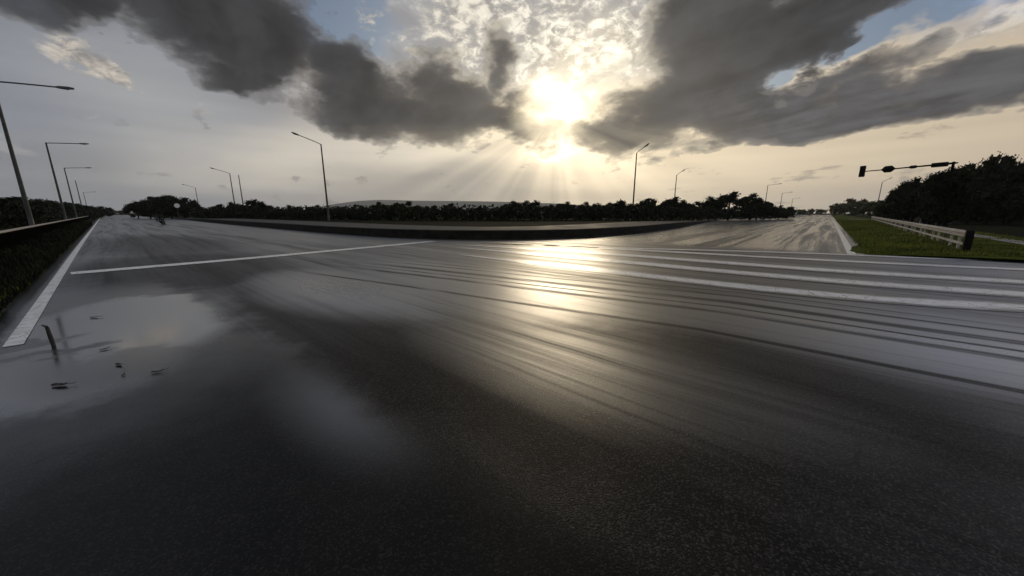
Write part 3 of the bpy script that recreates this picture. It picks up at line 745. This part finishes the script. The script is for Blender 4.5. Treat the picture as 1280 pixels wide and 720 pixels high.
def trunk_mesh(name, seed, h, r, cl):
    rnd = random.Random(seed); mb = MB()
    top = Vector((rnd.uniform(-.1, .1)*h, rnd.uniform(-.1, .1)*h, h*.75))
    mb.tube([(0, 0, -.3), (0, 0, h*.12), top*.55, top], [r*1.3, r, r*.75, r*.35], 7)
    for (cx, cy, cz, rr) in cl[:7]:
        s = top*rnd.uniform(.35, .8); e = Vector((cx, cy, cz)); mb.tube([s, s.lerp(e, .5)+Vector((0, 0, .1)), e], [r*.45, r*.3, r*.1], 5)
    return mb.mesh(name, M['bark'])
PROTO = []
for k, (w, h, z0, nc, nl) in enumerate([(4.6, 3.4, .3, 22, 1500), (4.0, 3.9, .3, 20, 1500), (5.6, 3.3, .3, 26, 1700), (3.4, 4.4, .4, 18, 1400), (5.0, 4.0, .3, 24, 1600)]):
    cm, cl = crown_mesh('crown', 40+k, w, h, z0, nc, nl*2, .25, M['fol']); PROTO.append((cm, trunk_mesh('trunk', 90+k, z0+h, .13, cl), z0+h*1.02))
BIG = []
for k, (w, h, z0, nc, nl) in enumerate([(7.5, 7.2, .6, 40, 5200), (6.4, 8.0, .8, 36, 5000), (8.4, 6.6, .5, 42, 5200)]):
    cm, cl = crown_mesh('crown', 70+k, w, h, z0, nc, nl, .36, M['fol']); BIG.append((cm, trunk_mesh('trunk', 120+k, z0+h, .2, cl), z0+h*1.02))
FAR = []
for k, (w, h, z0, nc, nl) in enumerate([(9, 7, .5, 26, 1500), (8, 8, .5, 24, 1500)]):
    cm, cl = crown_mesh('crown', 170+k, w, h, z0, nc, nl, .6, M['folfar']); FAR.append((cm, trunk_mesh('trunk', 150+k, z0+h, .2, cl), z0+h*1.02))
def plant_tree(name, proto, loc, height, rz, wide=1.0, label=None, group=None, cat='tree'):
    cm, tm, H = proto; s = height/H
    r = empty(name, loc, rz); r.scale = (s*wide, s*wide, s); tag(r, label, cat, group)
    for nm, me in (('crown', cm), ('trunk', tm)):
        o = bpy.data.objects.new(nm, me); COL.objects.link(o); o.parent = r
    return r
def at_depth(px, D, z): 
    v = ray(px, 266.5); return Vector((v.x/v.y*D, D, z))
def top_to_h(py, D, z):      # height of something at depth D whose top shows at row py
    v = ray(640, py); return CAMH + v.z/v.y*D - z
rt = random.Random(21)
ORD = ['first', 'second', 'third', 'fourth', 'fifth', 'sixth', 'seventh', 'eighth', 'ninth', 'tenth', 'eleventh', 'twelfth', 'thirteenth', 'fourteenth', 'fifteenth', 'sixteenth', 'seventeenth', 'eighteenth', 'nineteenth', 'twentieth', 'twenty-first', 'twenty-second', 'twenty-third', 'twenty-fourth', 'twenty-fifth', 'twenty-sixth']
# skyline of the row behind the island, as (px, top row)
SKY = [(250, 258), (262, 257), (275, 256), (285, 257), (300, 255), (316, 249), (330, 256), (345, 257), (360, 256), (378, 258), (395, 257), (412, 258), (430, 259), (450, 257), (470, 256), (490, 254), (505, 252), (520, 254), (540, 258), (560, 257), (580, 258), (600, 257), (620, 256), (640, 255), (655, 252), (672, 251), (690, 251), (705, 252), (720, 253), (740, 252), (755, 253), (770, 254), (785, 252), (800, 250), (815, 248), (830, 249), (846, 250), (860, 250), (875, 249), (890, 246), (905, 242), (920, 241), (935, 244), (950, 249), (965, 254), (980, 257)]
def sky_at(px):
    for (x0, y0), (x1, y1) in zip(SKY, SKY[1:]):
        if x0 <= px <= x1: return y0+(y1-y0)*(px-x0)/(x1-x0)
    return SKY[-1][1]
GT = 'row of dark trees behind the raised island'
def segment(x0, x1, n, place, dfun):
    xs = [x0+(x1-x0)*(k+.5+rt.uniform(-.22, .22))/n for k in range(n)]
    for k, x in enumerate(xs):
        D = dfun(x)+rt.uniform(-2, 3); z = .25; y = sky_at(x)+rt.choice((-2.6, -.6, .4, 1.2, 3.0))
        h = top_to_h(y, D, z)
        plant_tree('tree', rt.choice(PROTO), at_depth(x, D, z), h, rt.uniform(0, 6.28), rt.uniform(.95, 1.25), '%s tree from the left in the row %s' % (ORD[k], place), GT)
def d_left(x): return 56+max(0, (400-x))*.14
def d_mid(x): return 52+abs(x-640)*.02
def d_right(x): return 55+(x-790)*.16
segment(252, 300, 5, 'between the distant island lamps', d_left)
segment(306, 402, 8, 'between bare pole and tall left lamp', d_left)
segment(406, 560, 14, 'beneath the pale distant hill', d_mid)
segment(560, 692, 12, 'between pale hill and sun', d_mid)
segment(692, 790, 9, 'between sun and tall right lamp', d_mid)
segment(792, 846, 5, 'between the two bent-arm lamps', d_right)
segment(848, 900, 5, 'right of the second bent-arm lamp', d_right)
segment(934, 986, 6, 'beside the far long-arm lamp', d_right)
def onetree(name, proto, px, top, D, wide, label, z=.0, group=None, rz=None):
    plant_tree(name, proto, at_depth(px, D, z), top_to_h(top, D, z), rt.uniform(0, 6.28) if rz is None else rz, wide, label, group)
onetree('tree', PROTO[2], 911, 241, 72, 1.1, 'broad flat-topped tree, highest of those left of the right-hand road')
onetree('tree', PROTO[0], 316, 249, 66, 1.0, 'rounded tree rising above its neighbours right of the bare pole')
# the clump at the end of the left-hand road
GC = 'clump of trees at the end of the left road'
for k, (px, top, D, w, lb) in enumerate([(172, 252, 96, 1.1, 'leftmost lower tree of the round clump at the left road end'), (187, 245, 94, 1.2, 'large round tree on the left of the clump behind the motorcycles'),
        (214, 244, 92, 1.15, 'large tree with a blunt top in the clump behind the motorcycles'), (230, 247, 90, 1.1, 'round tree at the right of the clump beside the white sign'), (242, 253, 88, 1.1, 'low tree sloping down at the right end of the round clump'),
        (202, 249, 90, 1.2, 'tree filling the dip in the middle of the round clump')]):
    onetree('tree', [PROTO[4], BIG[0], BIG[2], PROTO[0]][k % 4], px, top, D, w, lb, 0, GC)
# low hedge that closes the foot of the row
def hedge(name, pts, hmin, hmax, wid, dens, label, m=None):
    rnd = random.Random(5); mb = MB(); P = smooth_line(pts, 10)
    for i in range(len(P)-1):
        L = (P[i+1]-P[i]).length
        for _ in range(int(L*dens)):
            p = P[i].lerp(P[i+1], rnd.random()); h = rnd.uniform(hmin, hmax)
            p = p+Vector((rnd.uniform(-wid, wid), rnd.uniform(-wid, wid), rnd.random()**.7*h))
            n = Vector((rnd.gauss(0, 1), rnd.gauss(0, 1), rnd.gauss(0, 1))).normalized(); u = n.orthogonal().normalized(); v = n.cross(u); s = rnd.uniform(.2, .48)
            mb.add([p-u*s*.5, p+v*s*.35, p+u*s*.5, p-v*s*.35], [(0, 1, 2, 3)])
    return tag(mb.build(name, m or M['fol']), label, 'hedge')
hedge('hedge', [at_depth(250, 76, .2), at_depth(330, 62, .2), at_depth(420, 53, .3), at_depth(530, 49, .3), at_depth(640, 48, .3), at_depth(760, 50, .3), at_depth(850, 60, .2), at_depth(920, 70, .2), at_depth(990, 84, .2)], 1.3, 2.3, 1.0, 130, 'low dark hedge along the foot of the tree row behind the island')
# left-hand row behind the guardrail lamps
GLT = 'row of dark trees behind the left guardrail'
xs = [-60, -35, -14, 5, 20, 34, 47, 59, 70, 80, 89, 97, 105, 112, 118, 124]
for k, px in enumerate(xs):
    t = max(0, min(1, px/125)); D = 34+86*t**1.25; top = 245+13*t**1.2+rt.uniform(-1, 1)
    onetree('tree', PROTO[k % 5], px, top, D, 1.7, '%s dark tree from the left behind the left guardrail lamps' % ORD[k], 0, GLT)
hedge('hedge', [AB(-11, -30), AB(-11, -5), AB(-11, 6), at_depth(-140, 24, 0), at_depth(-40, 30, 0), at_depth(30, 40, 0), at_depth(70, 60, 0), at_depth(100, 85, 0), at_depth(122, 118, 0)], .9, 1.9, 1.0, 90, 'dark hedge behind the left guardrail below the lamps')
# the dark wood on the right
GW = 'dark wood on the right'
WOOD = [(1116, 246, 68, .8), (1128, 231, 62, .7), (1141, 224, 58, .75), (1155, 221, 55, .7), (1168, 224, 57, .8), (1181, 214, 53, .7), (1194, 216, 54, .8), (1206, 207, 51, .6), (1220, 196, 50, .62), (1231, 199, 51, .6),
        (1246, 209, 49, .75), (1259, 205, 47, .6), (1272, 211, 47, .8), (1292, 203, 45, .7), (1318, 207, 44, .8), (1170, 219, 33, .62), (1186, 213, 32.5, .55)]
for k, (px, top, D, wd) in enumerate(WOOD):
    onetree('tree', BIG[(k*2+k//3) % 3], px, top-5, D, wd, ('%s tree from the left in the tall dark wood on the right' % ORD[k]) if k < 15 else 'dark tree in front of the signal mast, %s of the two there' % ('left', 'right')[k-15], 0, GW)
for k, (px, top, D) in enumerate([(1110, 254, 70), (1124, 246, 62), (1142, 240, 57), (1164, 237, 54), (1187, 234, 51), (1210, 231, 49), (1236, 230, 47), (1262, 230, 45), (1290, 230, 43)]):
    onetree('bush', PROTO[k % 5], px, top, D, 1.1, '%s bush from the left along the foot of the dark wood' % ORD[k], 0, 'bushes at the foot of the right wood')
# hazy trees where the right-hand road ends
for k, (px, top, D, lb) in enumerate([(1000, 259, 190, 'small far tree left of the vanishing right-hand road'), (1012, 260, 240, 'tiny far tree just left of the road end'), (1026, 259, 300, 'tiny brownish far tree at the road end'),
        (1045, 256, 230, 'far tree right of the road end, lowest of its line'), (1056, 249, 200, 'far rounded tree at the left of the hazy group right of the road'), (1068, 246, 190, 'far rounded tree in the middle of the hazy group right of the road'),
        (1080, 246, 180, 'far rounded tree at the right of the hazy group right of the road'), (1092, 249, 130, 'pale green tree between the hazy group and the dark wood'), (1100, 243, 95, 'light green tree behind the lamp beside the dark wood')]):
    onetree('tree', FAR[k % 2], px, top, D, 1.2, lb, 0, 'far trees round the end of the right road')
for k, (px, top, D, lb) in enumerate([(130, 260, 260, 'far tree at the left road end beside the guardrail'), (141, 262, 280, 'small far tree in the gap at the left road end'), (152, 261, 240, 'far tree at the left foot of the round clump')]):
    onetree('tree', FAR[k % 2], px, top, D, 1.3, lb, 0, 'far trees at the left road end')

# ------------------------------------------------------------------ hills
def hills(name, prof, D, depth, m):
    mb = MB(); n = len(prof); vs = []
    rows = 7
    for r in range(rows+1):
        f = r/rows; k = math.sin(f*math.pi)
        for (px, py) in prof:
            v = ray(px, 266.5); dd = D+depth*(f-.5); h = max(0, top_to_h(py, D, 0))
            vs.append((v.x/v.y*D*(1+.0*f), dd, h*k**.8-1+random.uniform(-.02, .02)*h))
    mb.add(vs, [(r*n+i, r*n+i+1, (r+1)*n+i+1, (r+1)*n+i) for r in range(rows) for i in range(n-1)])
    o = mb.build(name, m, smooth=True); o['kind'] = 'structure'
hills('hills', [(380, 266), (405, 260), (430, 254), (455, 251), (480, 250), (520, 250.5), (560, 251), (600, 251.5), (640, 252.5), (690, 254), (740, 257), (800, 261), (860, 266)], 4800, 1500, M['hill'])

# ------------------------------------------------------------------ small things
def sign():
    p = at_depth(223, 84, 0); r = empty('road_sign', p); tag(r, 'small round white sign on a post before the clump of dark trees', 'sign')
    h = top_to_h(257, 84, 0); MB().tube([(0, 0, -.1), (0, 0, h+.3)], .045, 8).build('post', M['steel'], r)
    n = Vector((-p.x, -p.y, 0)).normalized(); c = Vector((0, 0, h))+n*.06
    MB().tube([c, c+n*.03], [.5, .5], 20).build('sign_face', M['signwhite'], r)
sign()

def skin(name, joints, edges, m, parent=None, root=0, sub=2):
    me = bpy.data.meshes.new(name); me.from_pydata([j[0] for j in joints], edges, []); o = bpy.data.objects.new(name, me); COL.objects.link(o)
    sk = o.modifiers.new('skin', 'SKIN'); me.skin_vertices[0].data[root].use_root = True
    for k, j in enumerate(joints): me.skin_vertices[0].data[k].radius = (j[1], j[1])
    s_ = o.modifiers.new('sub', 'SUBSURF'); s_.levels = sub; s_.render_levels = sub
    me.materials.append(m)
    if parent is not None: o.parent = parent
    return o
def motorcycle(loc, rz, lean, label, plabel):
    r = empty('motorcycle', loc); r.scale = (.85, .85, .85); r.rotation_euler = (lean, 0, rz); tag(r, label, 'motorcycle', 'motorcycles on the left road')
    for x in (-.68, .70):
        n = 20; mb = MB(); ring = [(x+.24*math.cos(2*math.pi*k/n), 0, .31+.24*math.sin(2*math.pi*k/n)) for k in range(n+1)]
        w = mb.tube(ring, .075, 8, cap=False).build('wheel', M['rubber'], r, True)
        h = MB().tube([(x, -.05, .31), (x, .05, .31)], .07, 10)
        for k in range(6):
            a = k*math.pi/3; h.tube([(x, 0, .31), (x+.19*math.cos(a), 0, .31+.19*math.sin(a))], .015, 5)
        h.build('rim', M['steel'], w)
    mb = MB().ball((.02, 0, .52), (.34, .17, .2)).ball((.22, 0, .84), (.30, .15, .16)); mb.build('body', M['black'], r, True)
    MB().ball((-.42, 0, .84), (.36, .14, .08)).build('seat', M['rubber'], r, True)
    MB().tube([(.70, .08, .31), (.50, .08, .86), (.44, .08, .98)], .03, 6).tube([(.70, -.08, .31), (.50, -.08, .86), (.44, -.08, .98)], .03, 6).build('fork', M['steel'], r)
    MB().tube([(.42, -.34, 1.02), (.46, -.12, 1.0), (.46, .12, 1.0), (.42, .34, 1.02)], .018, 6).build('handlebar', M['black'], r)
    MB().tube([(.05, -.17, .34), (-.5, -.19, .36), (-.85, -.2, .45)], [.035, .05, .05], 8).build('exhaust', M['steel'], r)
    MB().ball((.62, 0, .9), (.1, .12, .12)).build('headlight', M['glass'], r, True)
    J = [((-.35, 0, .95), .15), ((-.24, 0, 1.15), .15), ((-.08, 0, 1.38), .17), ((0, 0, 1.50), .07), ((.05, 0, 1.62), .115), ((.08, 0, 1.70), .10),
         ((-.04, .20, 1.42), .075), ((.14, .29, 1.18), .055), ((.40, .30, 1.05), .042), ((-.04, -.20, 1.42), .075), ((.14, -.29, 1.18), .055), ((.40, -.30, 1.05), .042),
         ((-.30, .13, .90), .11), ((.10, .24, .80), .085), ((-.12, .22, .38), .06), ((.06, .23, .32), .045), ((-.30, -.13, .90), .11), ((.10, -.24, .80), .085), ((-.12, -.22, .38), .06), ((.06, -.23, .32), .045)]
    Ed = [(0, 1), (1, 2), (2, 3), (3, 4), (4, 5), (2, 6), (6, 7), (7, 8), (2, 9), (9, 10), (10, 11), (0, 12), (12, 13), (13, 14), (14, 15), (0, 16), (16, 17), (17, 18), (18, 19)]
    p = skin('person', J, Ed, M['cloth']); p.scale = (.85, .85, .85); p.location = loc; p.rotation_euler = (lean, 0, rz); tag(p, plabel, 'person', 'riders on the motorcycles')
    MB().ball((.07, 0, 1.66), (.15, .135, .155), 12, 9).build('helmet', M['black'], p, True)
motorcycle(gp(205, 281), math.atan2(-DL.y, -DL.x)+.1, R(14), 'nearer dark motorcycle on the wet left-hand road', 'rider in dark clothes leaning on the nearer motorcycle')
motorcycle(gp(197, 277), math.atan2(-DL.y, -DL.x), R(4), 'farther small dark motorcycle on the left-hand road', 'rider in dark clothes upright on the farther motorcycle')

def stake():
    p = gp(67, 432); m = MB(); d = Vector((-.10, .02, 1)).normalized()
    m.tube([p-d*.05, p+d*.10, p+d*.21], [.016, .019, .015], 8); m.tube([p+d*.21, p+d*.23+Vector((-.045, 0, .0))], [.013, .008], 6)
    tag(m.build('stake', M['twig']), 'short dark stake standing in the puddle beside the white edge line', 'stake')
stake()
def leaf(px, py, L, rz, label):
    p = gp(px, py, .004); rnd = random.Random(int(px)); m = MB(); vs = []; n = 9; curl = rnd.uniform(.15, .4)
    for k in range(n):
        t = -1+2*k/(n-1); w = .44*(1-t*t)**.7*(1-.25*t)*rnd.uniform(.85, 1.1)
        for side in (-1, 0, 1):
            x, y, z = t*L*.5, side*w*L*.5, L*(curl*.25*(t+.3)**2 + .10*abs(side)*(.4+rnd.random()*.6))
            vs.append((x*math.cos(rz)-y*math.sin(rz), x*math.sin(rz)+y*math.cos(rz), z+.002))
    q = len(vs); vs += [(v[0], v[1], v[2]-.0012) for v in vs]
    fs = []
    for k in range(n-1):
        for c in (0, 1):
            f = (k*3+c, k*3+3+c, k*3+4+c, k*3+1+c); fs.append(f); fs.append(tuple(q+u for u in reversed(f)))
    m.add(vs, fs).tube([(L*.5*math.cos(rz), L*.5*math.sin(rz), .005+L*.1), (L*.66*math.cos(rz+.1), L*.66*math.sin(rz+.1), .012), (L*.85*math.cos(rz+.2), L*.85*math.sin(rz+.2), .02)], .0022, 5)
    o = m.build('fallen_leaf', M['leaf']); o.location = p; tag(o, label, 'leaf', 'fallen leaves in the puddle')
leaf(118, 397, .10, .3, 'dark fallen leaf at the far edge of the puddle')
leaf(130, 437, .07, 1.2, 'dark fallen leaf in the bright middle of the puddle')
leaf(148, 456, .08, -.4, 'curled dark fallen leaf right of the wet streak')
leaf(197, 465, .09, .5, 'dark fallen leaf with a stalk, rightmost of those on the puddle')
leaf(75, 482, .13, .05, 'largest dark fallen leaf, nearest the camera on the left')
leaf(154, 469, .05, 2.0, 'smallest fallen leaf, just below the curled one')

# ------------------------------------------------------------------ the air
def haze():
    m = bpy.data.materials.new('hazy_air'); m.use_nodes = True; nt = m.node_tree; nt.nodes.clear()
    v = nt.nodes.new('ShaderNodeVolumePrincipled'); o = nt.nodes.new('ShaderNodeOutputMaterial'); nt.links.new(v.outputs[0], o.inputs['Volume'])
    v.inputs['Color'].default_value = (.93, .96, 1.0, 1); v.inputs['Density'].default_value = 0.00012; v.inputs['Anisotropy'].default_value = .3
    h = MB().box((0, 0, 139), (12400, 12400, 284)).build('haze', m); h['kind'] = 'stuff'
haze()
